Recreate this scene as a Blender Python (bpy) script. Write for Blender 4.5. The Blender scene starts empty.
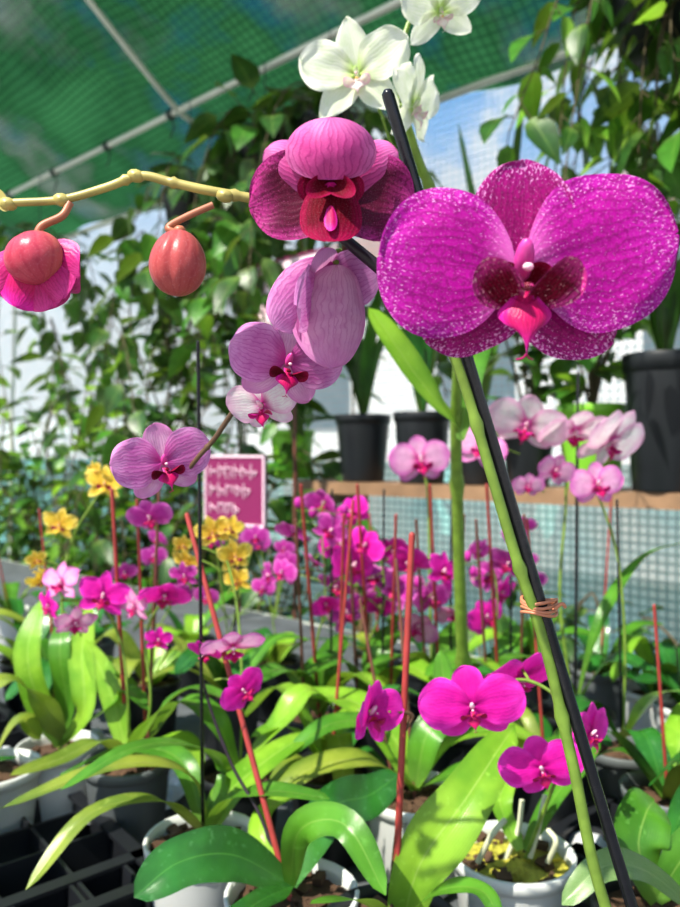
import bpy, math, random
from mathutils import Vector, Matrix, noise
R=random.Random(7)
F=750.0; CZ=1.25
def P(px,py,d): return Vector(((px-340)/F*d, d, CZ-(py-453.5)/F*d))
U=Vector((0.752,-0.659,0)); Nn=Vector((0.659,0.752,0))
def G(u,n,z=0): return U*u+Nn*n+Vector((0,0,z))      # greenhouse axes: u along the tunnel, n across it
def S(px,n,z):
    d=n/((px-340)/F*.659+.752); return Vector(((px-340)/F*d,d,z))
BT=.78
# ---------------------------------------------------------------- materials
MATS={}
def newmat(name):
    m=bpy.data.materials.new(name); m.use_nodes=True; nt=m.node_tree; nt.nodes.clear(); MATS[name]=m
    return m,nt
def nd(nt,t,ins=None,**kw):
    n=nt.nodes.new(t)
    for k,v in kw.items(): setattr(n,k,v)
    for k,v in (ins or {}).items():
        s=n.inputs[k]
        if isinstance(v,bpy.types.NodeSocket): nt.links.new(v,s)
        else:
            if isinstance(v,(tuple,list)) and len(v)==3 and s.type=='RGBA': v=(*v,1)
            s.default_value=v
    return n
def mth(nt,op,a,b=0.0,c=None,clamp=False):
    ins={0:a,1:b}
    if c is not None: ins[2]=c
    return nd(nt,'ShaderNodeMath',ins,operation=op,use_clamp=clamp).outputs[0]
def mix(nt,f,a,b):
    n=nd(nt,'ShaderNodeMix',data_type='RGBA')
    for s,v in ((n.inputs[0],f),(n.inputs[6],a),(n.inputs[7],b)):
        if isinstance(v,bpy.types.NodeSocket): nt.links.new(v,s)
        else: s.default_value=(*v,1) if isinstance(v,(tuple,list)) else v
    return n.outputs[2]
def ss(nt,x,lo,hi):
    n=nd(nt,'ShaderNodeMapRange',{0:x,1:lo,2:hi,3:0.0,4:1.0},interpolation_type='SMOOTHSTEP'); return n.outputs[0]
def out(nt,sh): nd(nt,'ShaderNodeOutputMaterial',{0:sh})
def surf(nt,col,rough=.5,trans=.0,bump=None,bs=.2,bd=.001,metal=0,spec=.5,sheen=0,tcol=None):
    ins={'Base Color':col,'Roughness':rough,'Metallic':metal,'Specular IOR Level':spec}
    if sheen: ins['Sheen Weight']=sheen
    if bump is not None:
        b=nd(nt,'ShaderNodeBump',{'Height':bump,'Strength':bs,'Distance':bd}); ins['Normal']=b.outputs[0]
    p=nd(nt,'ShaderNodeBsdfPrincipled',ins).outputs[0]
    if trans:
        t=nd(nt,'ShaderNodeBsdfTranslucent',{0:tcol if tcol is not None else col}).outputs[0]
        p=nd(nt,'ShaderNodeMixShader',{0:trans,1:p,2:t}).outputs[0]
    out(nt,p)
def plain(name,col,rough=.5,metal=0,noise_s=30,var=.25,bs=.15,trans=0,spec=.5,bd=.001):
    m,nt=newmat(name); tc=nd(nt,'ShaderNodeTexCoord')
    no=nd(nt,'ShaderNodeTexNoise',{'Vector':tc.outputs['Object'],'Scale':noise_s,'Detail':4.0})
    c=mix(nt,no.outputs[0],tuple(x*(1-var) for x in col),tuple(min(1,x*(1+var)) for x in col))
    surf(nt,c,rough,trans,no.outputs[0],bs,bd,metal,spec); return m
def leafmat(name,c1,c2,rib=(.35,.5,.12),rough=.28,trans=.3,stripe=False,blem=.25):
    m,nt=newmat(name); tc=nd(nt,'ShaderNodeTexCoord'); uv=nd(nt,'ShaderNodeUVMap',uv_map='UVMap')
    sp=nd(nt,'ShaderNodeSeparateXYZ',{0:uv.outputs[0]})
    no=nd(nt,'ShaderNodeTexNoise',{'Vector':tc.outputs['Object'],'Scale':22.0,'Detail':5.0})
    c=mix(nt,ss(nt,no.outputs[0],.32,.68),c1,c2)
    v=mth(nt,'ABSOLUTE',mth(nt,'SUBTRACT',sp.outputs[1],.5))
    c=mix(nt,mth(nt,'MULTIPLY',mth(nt,'SUBTRACT',1.0,ss(nt,v,0.0,.03)),.45),c,rib)
    c=mix(nt,mth(nt,'MULTIPLY',ss(nt,v,.3,.5),.35),c,tuple(x*.5 for x in c1))
    c=mix(nt,mth(nt,'MULTIPLY',mth(nt,'SUBTRACT',1.0,ss(nt,sp.outputs[0],0,.3)),.3),c,rib)
    n2=nd(nt,'ShaderNodeTexNoise',{'Vector':tc.outputs['Object'],'Scale':160.0,'Detail':3.0})
    c=mix(nt,mth(nt,'MULTIPLY',ss(nt,n2.outputs[0],.60,.72),blem),c,tuple(min(1,x*1.5+.10) for x in c2))
    st=mth(nt,'SINE',mth(nt,'MULTIPLY',v,150.0))
    c=mix(nt,mth(nt,'MULTIPLY',ss(nt,st,.3,1.),.15),c,rib)
    if stripe: c=mix(nt,ss(nt,st,.2,.8),c,(.5,.6,.3))
    h=mth(nt,'ADD',mth(nt,'MULTIPLY',st,.15),no.outputs[0])
    surf(nt,c,rough,trans,h,.25,.0015,tcol=mix(nt,.5,c,(.45,.7,.05))); return m
def petalmat(name,base,edge,vein,vstr=.5,speck=0,speckcol=(.84,.42,.76),center=None,trans=.3,rough=.5,bs=.22,sf=.75,spec=.22):
    m,nt=newmat(name); uv=nd(nt,'ShaderNodeUVMap',uv_map='UVMap'); ps=nd(nt,'ShaderNodeUVMap',uv_map='Pos')
    sp=nd(nt,'ShaderNodeSeparateXYZ',{0:uv.outputs[0]}); u=sp.outputs[0]; v=mth(nt,'ABSOLUTE',mth(nt,'SUBTRACT',sp.outputs[1],.5))
    no=nd(nt,'ShaderNodeTexNoise',{'Vector':ps.outputs[0],'Scale':5.0,'Detail':3.0})
    nf=nd(nt,'ShaderNodeTexNoise',{'Vector':ps.outputs[0],'Scale':70.0,'Detail':2.0})
    v2=mth(nt,'MULTIPLY',v,2.0)
    e=mth(nt,'MAXIMUM',ss(nt,u,.55,1.0),ss(nt,v2,.55,1.0))
    c=mix(nt,e,base,edge)
    c=mix(nt,mth(nt,'MULTIPLY',ss(nt,no.outputs[0],.4,.7),.35),c,vein)
    fan=mth(nt,'ADD',mth(nt,'MULTIPLY',v,82.0),mth(nt,'MULTIPLY',no.outputs[0],14.0))
    vn=mth(nt,'SINE',fan); vs=ss(nt,vn,.5,1.0)
    c=mix(nt,mth(nt,'MULTIPLY',mth(nt,'MULTIPLY',vs,vstr),mth(nt,'SUBTRACT',1.0,mth(nt,'MULTIPLY',ss(nt,u,.6,1.),.6))),c,vein)
    if speck:
        # fine dark blotches between the pale flecks
        n3=nd(nt,'ShaderNodeTexNoise',{'Vector':ps.outputs[0],'Scale':26.0,'Detail':2.0})
        c=mix(nt,mth(nt,'MULTIPLY',ss(nt,n3.outputs[0],.50,.62),.55),c,vein)
        mp=nd(nt,'ShaderNodeMapping',{0:ps.outputs[0],3:(1.25,.75,1)})
        n2=nd(nt,'ShaderNodeTexNoise',{'Vector':mp.outputs[0],'Scale':54.0,'Detail':2.0,'Roughness':.6,'Distortion':.4})
        m1=mth(nt,'MAXIMUM',ss(nt,v2,.40,.98),ss(nt,u,.64,.98))
        m1=mth(nt,'MAXIMUM',m1,mth(nt,'SUBTRACT',1.0,ss(nt,u,.05,.36)))
        th=mth(nt,'SUBTRACT',mth(nt,'ADD',n2.outputs[0],mth(nt,'MULTIPLY',m1,.10*speck)),mth(nt,'MULTIPLY',vs,.05))
        c=mix(nt,mth(nt,'MULTIPLY',ss(nt,th,.655,.705),sf),c,speckcol)
    if center is not None:
        c=mix(nt,mth(nt,'SUBTRACT',1.0,ss(nt,u,.0,.28)),c,center)
    c=mix(nt,mth(nt,'MULTIPLY',ss(nt,nf.outputs[0],.5,.75),.05),c,(1,.9,1))
    h=mth(nt,'ADD',mth(nt,'ADD',mth(nt,'MULTIPLY',vn,.3),no.outputs[0]),mth(nt,'MULTIPLY',nf.outputs[0],.5))
    surf(nt,c,rough,trans,h,bs,.0007,spec=spec,sheen=.0); return m

petalmat('petal_magenta_speckled',(.44,.001,.30),(.50,.012,.38),(.22,.0,.14),.55,.95,center=(.60,.14,.46),trans=.22)
petalmat('sepal_magenta_speckled',(.34,.001,.16),(.42,.006,.24),(.18,.0,.09),.5,1.35,trans=.2)
petalmat('petal_maroon_speckled',(.11,.0,.03),(.46,.03,.24),(.07,.0,.02),.4,.6,speckcol=(.5,.12,.3),trans=.10)
petalmat('hood_pink',(.54,.07,.28),(.64,.17,.42),(.30,.015,.15),.55,trans=.12)
petalmat('petal_lilac',(.64,.20,.50),(.78,.36,.68),(.46,.05,.33),.5,center=(.50,.05,.32),trans=.35)
petalmat('petal_lilac_pale',(.78,.42,.65),(.68,.26,.54),(.56,.14,.42),.4,trans=.35)
petalmat('petal_hot',(.84,.02,.46),(.92,.06,.62),(.58,.0,.32),.35,center=(.45,.0,.24),trans=.35)
petalmat('petal_purple',(.62,.06,.44),(.82,.22,.66),(.40,.0,.26),.35,trans=.35)
petalmat('petal_pinkwhite',(.92,.52,.76),(.80,.22,.62),(.66,.2,.48),.3,center=(.6,.02,.3),trans=.4)
petalmat('petal_white',(.86,.88,.74),(.92,.92,.84),(.64,.74,.44),.4,center=(.50,.66,.20),trans=.4)
petalmat('petal_blush',(.93,.86,.88),(.86,.52,.72),(.78,.42,.62),.35,center=(.6,.06,.36),trans=.45)
petalmat('petal_yellow',(.90,.66,.08),(.95,.80,.22),(.6,.3,.02),.3,trans=.35)
petalmat('lip_dark',(.13,.0,.012),(.30,.003,.06),(.05,.0,.004),.4,trans=.03,rough=.6,spec=.06)
petalmat('lip_striped',(.20,.0,.03),(.66,.05,.34),(.06,.0,.005),.7,trans=.05,rough=.5,speck=.9,speckcol=(.85,.45,.5),spec=.12)
petalmat('lip_magenta',(.50,.006,.12),(.72,.02,.38),(.28,.0,.06),.4,trans=.12,rough=.4)
petalmat('lip_orange',(.50,.04,.06),(.50,.01,.22),(.25,.0,.06),.4,trans=.15,rough=.4)
petalmat('lip_white',(.88,.84,.76),(.84,.55,.68),(.75,.4,.5),.3,trans=.35)
petalmat('bud_salmon',(.46,.10,.10),(.48,.17,.09),(.34,.04,.05),.35,trans=.08,rough=.34)
petalmat('bud_red',(.52,.075,.12),(.56,.16,.13),(.36,.02,.06),.35,trans=.08,rough=.34)
petalmat('bud_rose',(.46,.01,.15),(.62,.05,.28),(.28,.0,.07),.5,trans=.12,rough=.38)
plain('column_pink',(.60,.06,.32),.35,noise_s=300,var=.3)
plain('column_pale',(.80,.52,.62),.4,noise_s=300,var=.1)
plain('callus_yellow',(.8,.5,.12),.4,noise_s=300,var=.2)
leafmat('leaf_green',(.045,.18,.016),(.11,.32,.028))
leafmat('leaf_bright',(.14,.35,.02),(.30,.53,.045),rib=(.48,.64,.18),trans=.33)
leafmat('leaf_dark',(.015,.095,.016),(.035,.18,.028),rib=(.1,.3,.05),trans=.12,rough=.2)  # dark glossy green; also put on some large leaves to paint in shade
leafmat('leaf_olive',(.13,.21,.025),(.30,.37,.05),rib=(.45,.48,.18))
leafmat('leaf_variegated',(.04,.15,.025),(.08,.22,.04),stripe=True)
leafmat('foliage_dark',(.008,.042,.008),(.020,.095,.016),trans=.2,rough=.36)
leafmat('foliage_mid',(.03,.14,.018),(.07,.26,.03),trans=.35,rough=.36)
leafmat('foliage_bright',(.15,.40,.035),(.30,.55,.07),trans=.45,rough=.36)
plain('stem_green',(.18,.28,.045),.4,noise_s=90,var=.5)
plain('stem_beige',(.38,.32,.10),.45,noise_s=60,var=.5)
plain('stem_pinkish',(.40,.15,.08),.45,noise_s=60,var=.4)
plain('stem_brown',(.12,.07,.04),.5,noise_s=60,var=.4)
plain('stem_dark',(.03,.02,.03),.4)
plain('twig',(.10,.08,.04),.7)
plain('stake_black',(.012,.012,.016),.25,noise_s=120,var=.5,bs=.4)
plain('stake_red',(.34,.05,.045),.45,noise_s=70,var=.4)
plain('stake_brown',(.16,.06,.04),.5,noise_s=70,var=.35)
plain('tie_wire',(.50,.20,.11),.4)
plain('root_pale',(.55,.56,.40),.6,noise_s=60,var=.3)
plain('pot_white',(.66,.68,.66),.4,noise_s=8,var=.15,trans=.1)
plain('pot_black',(.014,.017,.020),.42,noise_s=10,var=.3)
plain('pot_grey',(.12,.135,.14),.5,noise_s=10,var=.3)
plain('pot_green',(.22,.52,.04),.4,noise_s=10,var=.2)
plain('bark',(.09,.05,.028),.9,noise_s=80,var=.6,bs=.8)
plain('moss',(.38,.36,.05),.95,noise_s=140,var=.7,bs=1.0,bd=.004)
plain('tray_black',(.016,.018,.022),.38,noise_s=20,var=.4)
plain('bench_fabric',(.10,.11,.12),.6,noise_s=14,var=.7,bs=.8,bd=.01)
plain('crumpled_plastic',(.60,.62,.63),.35,noise_s=20,var=.25,bs=.8,bd=.01,trans=.15)
plain('steel_pipe',(.62,.64,.56),.4,metal=.3,noise_s=10,var=.15)
plain('shelf_wood',(.26,.16,.09),.6,noise_s=12,var=.5)
plain('ground_gravel',(.30,.29,.26),.9,noise_s=14,var=.4,bs=.8,bd=.02)
plain('house_render',(.85,.83,.80),.8,noise_s=3,var=.05)
plain('house_roof',(.35,.16,.11),.8,noise_s=8,var=.3)
plain('house_glass',(.05,.08,.1),.1)
plain('sign_maroon',(.20,.010,.085),.5,noise_s=4,var=.15)
plain('sign_white',(.86,.66,.74),.5,noise_s=4,var=.05)
plain('wire_dark',(.02,.04,.03),.5)
def meshcloth(name,c1,c2,open_,lines,scale,tr=.6,ns=1.2,lf=.6,lw=.07):
    m,nt=newmat(name); uv=nd(nt,'ShaderNodeUVMap',uv_map='UVMap'); sp=nd(nt,'ShaderNodeSeparateXYZ',{0:uv.outputs[0]})
    no=nd(nt,'ShaderNodeTexNoise',{'Vector':uv.outputs[0],'Scale':ns,'Detail':4.0})
    c=mix(nt,ss(nt,no.outputs[0],.35,.65),c1,c2)
    gx=mth(nt,'PINGPONG',mth(nt,'MULTIPLY',sp.outputs[0],scale),.5); gy=mth(nt,'PINGPONG',mth(nt,'MULTIPLY',sp.outputs[1],scale),.5)
    g=mth(nt,'LESS_THAN',mth(nt,'MINIMUM',gx,gy),lw)
    c=mix(nt,mth(nt,'MULTIPLY',g,lf),c,lines)
    d=nd(nt,'ShaderNodeBsdfDiffuse',{0:c}).outputs[0]; t=nd(nt,'ShaderNodeBsdfTranslucent',{0:c}).outputs[0]
    a=nd(nt,'ShaderNodeMixShader',{0:tr,1:d,2:t}).outputs[0]
    tp=nd(nt,'ShaderNodeBsdfTransparent',{0:(1,1,1)}).outputs[0]
    f=mth(nt,'MAXIMUM',mth(nt,'MULTIPLY',mth(nt,'SUBTRACT',1.0,open_),mth(nt,'ADD',.5,no.outputs[0])),mth(nt,'MULTIPLY',g,.9),clamp=True)
    out(nt,nd(nt,'ShaderNodeMixShader',{0:f,1:tp,2:a}).outputs[0]); return m
meshcloth('tarp_green',(.016,.075,.024),(.045,.17,.065),.01,(.004,.03,.012),32,.65,2.2,lw=.09)
meshcloth('net_wall',(.80,.90,.92),(1,1,.98),.50,(.10,.36,.42),42,.55,3.0,lf=.6,lw=.07)
meshcloth('net_wall_teal',(.03,.24,.22),(.26,.64,.62),.22,(.01,.12,.12),40,.5,3.0,lf=.75,lw=.12)
# ---------------------------------------------------------------- mesh builder
class MB:
    def __init__(s): s.v=[];s.f=[];s.uv=[];s.ps=[];s.fm=[];s.mats=[]
    def mi(s,name):
        if name not in s.mats: s.mats.append(name)
        return s.mats.index(name)
    def grid(s,rows,uvs,mat,pos=None,wrap=False):
        b=len(s.v); nr=len(rows); nc=len(rows[0]); k=s.mi(mat)
        for i in range(nr):
            for j in range(nc):
                s.v.append(rows[i][j]); s.uv.append(uvs[i][j]); s.ps.append(pos[i][j] if pos else uvs[i][j])
        for i in range(nr-1):
            for j in range(nc if wrap else nc-1):
                j2=(j+1)%nc
                s.f.append((b+i*nc+j,b+i*nc+j2,b+(i+1)*nc+j2,b+(i+1)*nc+j)); s.fm.append(k)
    def poly(s,pts,mat):
        b=len(s.v); 
        for p in pts: s.v.append(Vector(p)); s.uv.append((0,.5)); s.ps.append((0,0))
        s.f.append(tuple(range(b,b+len(pts)))); s.fm.append(s.mi(mat))
    def box(s,c,ax,ay,az,mat):
        c=Vector(c);q=[c+ax*i+ay*j+az*k for i in(-1,1) for j in(-1,1) for k in(-1,1)]
        for f in ((0,1,3,2),(4,6,7,5),(0,4,5,1),(2,3,7,6),(0,2,6,4),(1,5,7,3)): s.poly([q[i] for i in f],mat)
    def tube(s,pts,r,mat,n=8,cap=True):
        m=len(pts); rr=r if isinstance(r,(list,tuple)) else [r]*m
        t=(pts[1]-pts[0]).normalized(); a=t.orthogonal().normalized(); rows=[];uvs=[]
        for i,p in enumerate(pts):
            t=(pts[min(i+1,m-1)]-pts[max(i-1,0)]).normalized()
            a=(a-t*a.dot(t)).normalized(); b=t.cross(a)
            rows.append([p+(a*math.cos(2*math.pi*j/n)+b*math.sin(2*math.pi*j/n))*rr[i] for j in range(n)])
            uvs.append([(i/m,j/n) for j in range(n)])
        s.grid(rows,uvs,mat,wrap=True)
        if cap: s.poly(rows[0][::-1],mat); s.poly(rows[-1],mat)
    def lathe(s,c,prof,mat,n=28):
        rows=[[Vector((c[0]+r*math.cos(2*math.pi*j/n),c[1]+r*math.sin(2*math.pi*j/n),c[2]+z)) for j in range(n)] for r,z in prof]
        s.grid(rows,[[(i/len(prof),j/n) for j in range(n)] for i in range(len(prof))],mat,wrap=True)
    def ell(s,M,rx,ry,rz,mat,n=12,m=8,seam=0,egg=0):
        rows=[];uvs=[]
        for i in range(m+1):
            ph=math.pi*i/m; 
            row=[];uvr=[]
            for j in range(n):
                th=2*math.pi*j/n; k=1-seam*max(0,abs(math.cos(1.5*th)))**24 if seam else 1
                k*=1+egg*math.cos(ph)
                row.append(M@Vector((rx*k*math.sin(ph)*math.cos(th),ry*k*math.sin(ph)*math.sin(th),rz*math.cos(ph))))
                uvr.append((i/m*.5,(j*1.0/n)))
            rows.append(row);uvs.append(uvr)
        s.grid(rows,uvs,mat,wrap=True)
    def build(s,name,parent=None,smooth=True):
        me=bpy.data.meshes.new(name); me.from_pydata([tuple(v) for v in s.v],[],s.f)
        for m in s.mats: me.materials.append(MATS[m])
        me.polygons.foreach_set('material_index',s.fm)
        if smooth: me.polygons.foreach_set('use_smooth',[True]*len(s.f))
        for nm,src in(('UVMap',s.uv),('Pos',s.ps)):
            l=me.uv_layers.new(name=nm); arr=[]
            for f in s.f:
                for i in f: arr+= [src[i][0],src[i][1]]
            l.data.foreach_set('uv',arr)
        me.update(); o=bpy.data.objects.new(name,me); bpy.context.scene.collection.objects.link(o)
        if parent: o.parent=parent
        return o
def empty(name):
    o=bpy.data.objects.new(name,None); o.empty_display_size=.05; bpy.context.scene.collection.objects.link(o); return o
def cat(pts,n=8):
    pts=[Vector(p) for p in pts]
    if len(pts)==2: return [pts[0].lerp(pts[1],i/n) for i in range(n+1)]
    o=[]; q=[pts[0]*2-pts[1]]+pts+[pts[-1]*2-pts[-2]]
    for i in range(1,len(q)-2):
        a,b,c,d=q[i-1:i+3]
        for k in range(n):
            t=k/n; o.append(.5*((2*b)+(c-a)*t+(2*a-5*b+4*c-d)*t*t+(3*b-a-3*c+d)*t**3))
    o.append(pts[-1]); return o
def lerpr(a,b,n): return [a+(b-a)*i/(n-1) for i in range(n)]
# ---------------------------------------------------------------- flowers
BASE=Matrix(((1,0,0),(0,0,-1),(0,1,0))).to_4x4()
def FM(loc,yaw,pitch,roll):
    r=math.radians
    return Matrix.Translation(loc)@Matrix.Rotation(r(yaw),4,'Z')@Matrix.Rotation(r(pitch),4,'X')@BASE@Matrix.Rotation(r(roll),4,'Z')
def petal(mb,M,k,ang,L,W,mat,tilt=0,cup=.08,curl=0.,a=1.,p=2.2,ruf=0.,off=.04,z0=0.,q=1,tip=0.,arch=0.,claw=0.):
    nu=int(12*q);nv=int(10*q)
    Mr=M@Matrix.Rotation(math.radians(-ang),4,'Z')@Matrix.Rotation(math.radians(tilt),4,'X')
    ph=R.random()*6; ox,oy=R.random()*9,R.random()*9; rows=[];uvs=[];pos=[]
    for i in range(nu+1):
        t=i/nu; u=(1-math.cos(math.pi*t))/2; s=u**a
        h=W/2*max(0.0004,1-abs(2*s-1)**p)**(1/p)
        h*=1-tip*u**4; h*=1-claw*(1-u)**5
        row=[];uvr=[];pr=[]
        for j in range(nv+1):
            v=-1+2*j/nv; x=h*v; y=off+L*u
            z=z0+curl*L*u*u+cup*W*(v*h/(W/2))**2+arch*L*math.sin(math.pi*u)
            z+=ruf*W*(math.sin(v*5+u*8+ph)*.6+math.sin(v*11+u*3+ph*2)*.3)*(abs(v)**2)*u
            z+=ruf*W*.35*math.sin(u*11+ph+v*2)*v*v
            x+=ruf*.25*W*math.sin(u*9+ph)*v*abs(v); y+=ruf*.3*W*math.sin(v*6+ph)*u*u
            z-=.03*W*math.exp(-(v*5)**2)*(1-u)
            row.append(Mr@(Vector((x,y,z))*k)); uvr.append((u,v/2+.5)); pr.append((x+ox,y+oy))
        rows.append(row);uvs.append(uvr);pos.append(pr)
    mb.grid(rows,uvs,mat,pos)
def lip(mb,M,k,mats,q=1,s=1.0,hero=False):
    ms,mm,mc=mats
    Mc=M@Matrix.Translation(Vector((0,.05,.12))*k*s)@Matrix.Rotation(math.radians(-55),4,'X')
    mb.ell(Mc,.065*k*s,.06*k*s,.15*k*s,mc,12,8)
    mb.ell(M@Matrix.Translation(Vector((0,-.01,.25))*k*s),.036*k*s,.028*k*s,.030*k*s,'column_pale',10,6)
    for sg in(-1,1):
        M2=M@Matrix.Translation(Vector((sg*.05,-.24,.08))*k*s)@Matrix.Rotation(math.radians(-sg*(34 if hero else 50)),4,'Z')@Matrix.Rotation(math.radians(24 if hero else 30),4,'X')@Matrix.Rotation(math.radians(sg*(24 if hero else 34)),4,'Y')
        petal(mb,M2,k*s,0,.42 if hero else .38,.30 if hero else .27,ms,0,.42,.22,a=1.2,q=q*.7,off=.0,p=2.0)
        if hero:
            M3=M@Matrix.Translation(Vector((sg*.03,-.10,.04))*k*s)@Matrix.Rotation(math.radians(-sg*60),4,'Z')@Matrix.Rotation(math.radians(20),4,'X')
            petal(mb,M3,k*s,0,.20,.20,'lip_dark',0,.2,.1,a=1.1,q=q*.5,off=.0)
    nu=int(12*q)+2; nv=6; rows=[];uvs=[]
    for i in range(nu+1):
        u=i/nu
        w=.06+(.11 if hero else .15)*math.exp(-((u-.55)/.20)**2); w*=min(1,(1-u)*3+.10)
        y=-.10-.46*u; z=.12+(.20 if hero else .30)*math.sin(u*2.0)-.06*u
        row=[];uvr=[]
        for j in range(nv+1):
            v=-1+2*j/nv
            row.append(M@(Vector((w*v,y+.06*abs(v)*(u>.3),z-.16*v*v*w*4))*k*s)); uvr.append((u,v/2+.5))
        rows.append(row);uvs.append(uvr)
    mb.grid(rows,uvs,mm)
    mb.ell(M@Matrix.Translation(Vector((0,-.13,.24))*k*s),.045*k*s,.03*k*s,.04*k*s,'callus_yellow' if mm!='lip_magenta' else ms,8,6)
    zt=.24 if hero else .34
    for sg in(-1,1):
        a=[M@(Vector(p)*k*s) for p in((0,-.545,zt),(sg*.02,-.57,zt-.02),(sg*.05,-.575,zt-.06))]
        mb.tube(cat(a,3),.006*k*s,mm,5)
KIND={
 'speck':('sepal_magenta_speckled','petal_magenta_speckled',('lip_striped','lip_magenta','column_pink')),
 'lilac':('petal_lilac_pale','petal_lilac',('lip_dark','lip_magenta','column_pink')),
 'hot':('petal_hot','petal_hot',('lip_orange','lip_magenta','column_pale')),
 'purple':('petal_purple','petal_purple',('lip_orange','lip_magenta','column_pale')),
 'pinkwhite':('petal_pinkwhite','petal_pinkwhite',('lip_magenta','lip_magenta','column_pale')),
 'blush':('petal_blush','petal_blush',('lip_magenta','lip_magenta','column_pale')),
 'yellow':('petal_yellow','petal_yellow',('lip_orange','petal_yellow','callus_yellow')),
 'white':('petal_white','petal_white',('lip_white','lip_white','petal_white'))}
def phal(mb,loc,k,kind,yaw=0,pitch=0,roll=0,q=1,close=0.,lips=1.,form='phal'):
    ks,kp,kl=KIND[kind]; M=FM(loc,yaw,pitch,roll); j=lambda a:R.uniform(-a,a)
    if form=='hero':
        petal(mb,M,k,2,.72,.70,ks,-2,.05,.03,a=.92,ruf=.03,q=q,z0=-.03,p=2.1,claw=.4)
        petal(mb,M,k,-125,.74,.66,ks,-3,-.05,-.03,a=.8,ruf=.05,q=q,z0=-.10)
        petal(mb,M,k,124,.80,.66,ks,-3,-.05,-.03,a=.8,ruf=.05,q=q,z0=-.10)
        petal(mb,M,k,-83,.93,1.05,kp,4,-.06,-.04,a=.90,p=2.25,ruf=.035,q=q,z0=.01,claw=.5)
        petal(mb,M,k,77,1.03,1.10,kp,3,-.05,-.04,a=.92,p=2.25,ruf=.04,q=q,z0=.01,claw=.5)
    elif form=='phal':
        petal(mb,M,k,0+j(4),.76,.66,ks,close*25-4,.06,.0,a=.95,ruf=.04,q=q,z0=-.03)
        for s in(-1,1):
            petal(mb,M,k,s*(136+j(4)),.84,.56,ks,close*25-6,.0,-.05,a=.85,ruf=.05,q=q,z0=-.07)
            petal(mb,M,k,s*(80+j(4)),1.0,1.06,kp,close*30+2,-.04,-.05,a=.92,p=2.2,ruf=.045,q=q,z0=.01,claw=.5)
    else:
        petal(mb,M,k,0+j(5),.9,.58,ks,6,.08,-.1,a=.9,p=1.9,ruf=.07,q=q,tip=.3)
        for s in(-1,1):
            petal(mb,M,k,s*(130+j(6)),.9,.56,ks,6,.08,-.1,a=.8,p=1.9,ruf=.07,q=q,tip=.3)
            petal(mb,M,k,s*(66+j(5)),.98,.84,kp,10,.05,-.15,a=1.05,p=1.95,ruf=.10,q=q,claw=.5,z0=.03)
    if lips>.1: lip(mb,M,k,kl,q,lips,form=='hero')
    return M
def bracket(mb,M,k,to,mat='stem_green',r=.0012):
    a=M@(Vector((0,0,-.05))*k); b=M@(Vector((0,.0,-.35))*k); to=Vector(to)
    mb.tube(cat([a,b,(b+to)/2+Vector((0,0,.004)),to],5),r,mat,6)
# ---------------------------------------------------------------- leaves, pots, stakes
def strap(mb,pts,wpx,mat,up=(0,0,1),fold=.12,p=2.1,a=1.,nv=8,n=7,twist=0,W=None):
    q=cat([P(*t) if not isinstance(t,Vector) else t for t in pts],n); m=len(q); up=Vector(up)
    if W is None: W=wpx/F*sum(t[2] for t in pts)/len(pts)
    rows=[];uvs=[]
    ph=R.random()*6
    for i,c in enumerate(q):
        u=i/(m-1); t=(q[min(i+1,m-1)]-q[max(i-1,0)]).normalized()
        side=t.cross(up)
        if side.length<.05: side=t.cross(Vector((0,-1,.2)))
        side.normalize()
        side=Matrix.Rotation(twist*u+.25*math.sin(u*3+ph),3,t)@side
        nrm=side.cross(t).normalized()
        s=u**a; h=W/2*max(.0005,1-abs(2*s-1)**p)**(1/p); h=max(h,W*.16*(1-u)*(u<.4)); h*=1+.04*math.sin(u*15+ph)
        rows.append([c+side*(h*v)+nrm*(fold*abs(v)*h*2*(1-.4*abs(v))+.04*W*math.sin(u*9+ph+v)) for v in [-1+2*j/nv for j in range(nv+1)]])
        uvs.append([(u,j/nv) for j in range(nv+1)])
    mb.grid(rows,uvs,mat)
def pot(parent,c,r,h,mat='pot_white',soil='bark',chips=0,name='pot'):
    mb=MB(); b=r*.74
    mb.lathe(c,[(.001,0),(b,0),(b+.002,.004),(r*.95,h*.86),(r*.955,h*.87),(r*1.0,h*.875),(r*1.02,h*.99),(r*1.0,h),(r*.95,h),(r*.93,h*.9),(r*.9,h*.8)],mat)
    mb.build(name,parent)
    ms=MB(); n=20; rows=[];uv=[]
    for i in range(7):
        rr=r*.93*i/6+.0005
        rows.append([Vector((c[0]+rr*math.cos(2*math.pi*j/n),c[1]+rr*math.sin(2*math.pi*j/n),c[2]+h*.84+.008*(1-i/6)+.006*noise.noise(Vector((rr*90,j*1.3,c[0]*30))))) for j in range(n)])
        uv.append([(i/6,j/n) for j in range(n)])
    ms.grid(rows,uv,soil,wrap=True)
    for _ in range(chips):
        a=R.random()*6.28; rr=r*.82*math.sqrt(R.random()); e=Matrix.Rotation(R.random()*6,3,'Z')@Matrix.Rotation(R.uniform(-.6,.6),3,'X')
        s=R.uniform(.003,.008)
        ms.box((c[0]+rr*math.cos(a),c[1]+rr*math.sin(a),c[2]+h*.87+.004),e@Vector((s,0,0)),e@Vector((0,s*.6,0)),e@Vector((0,0,s*.4)),'bark' if R.random()<.6 else soil)
    ms.build('potting_bark' if soil=='bark' else 'moss',parent)
    return Vector(c)+Vector((0,0,h*.86))
def potpos(px,py,h=.1):
    d=(CZ-BT-h)*F/(py-453.5); v=P(px,py,d); return Vector((v.x,v.y,BT+.002))
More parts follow.
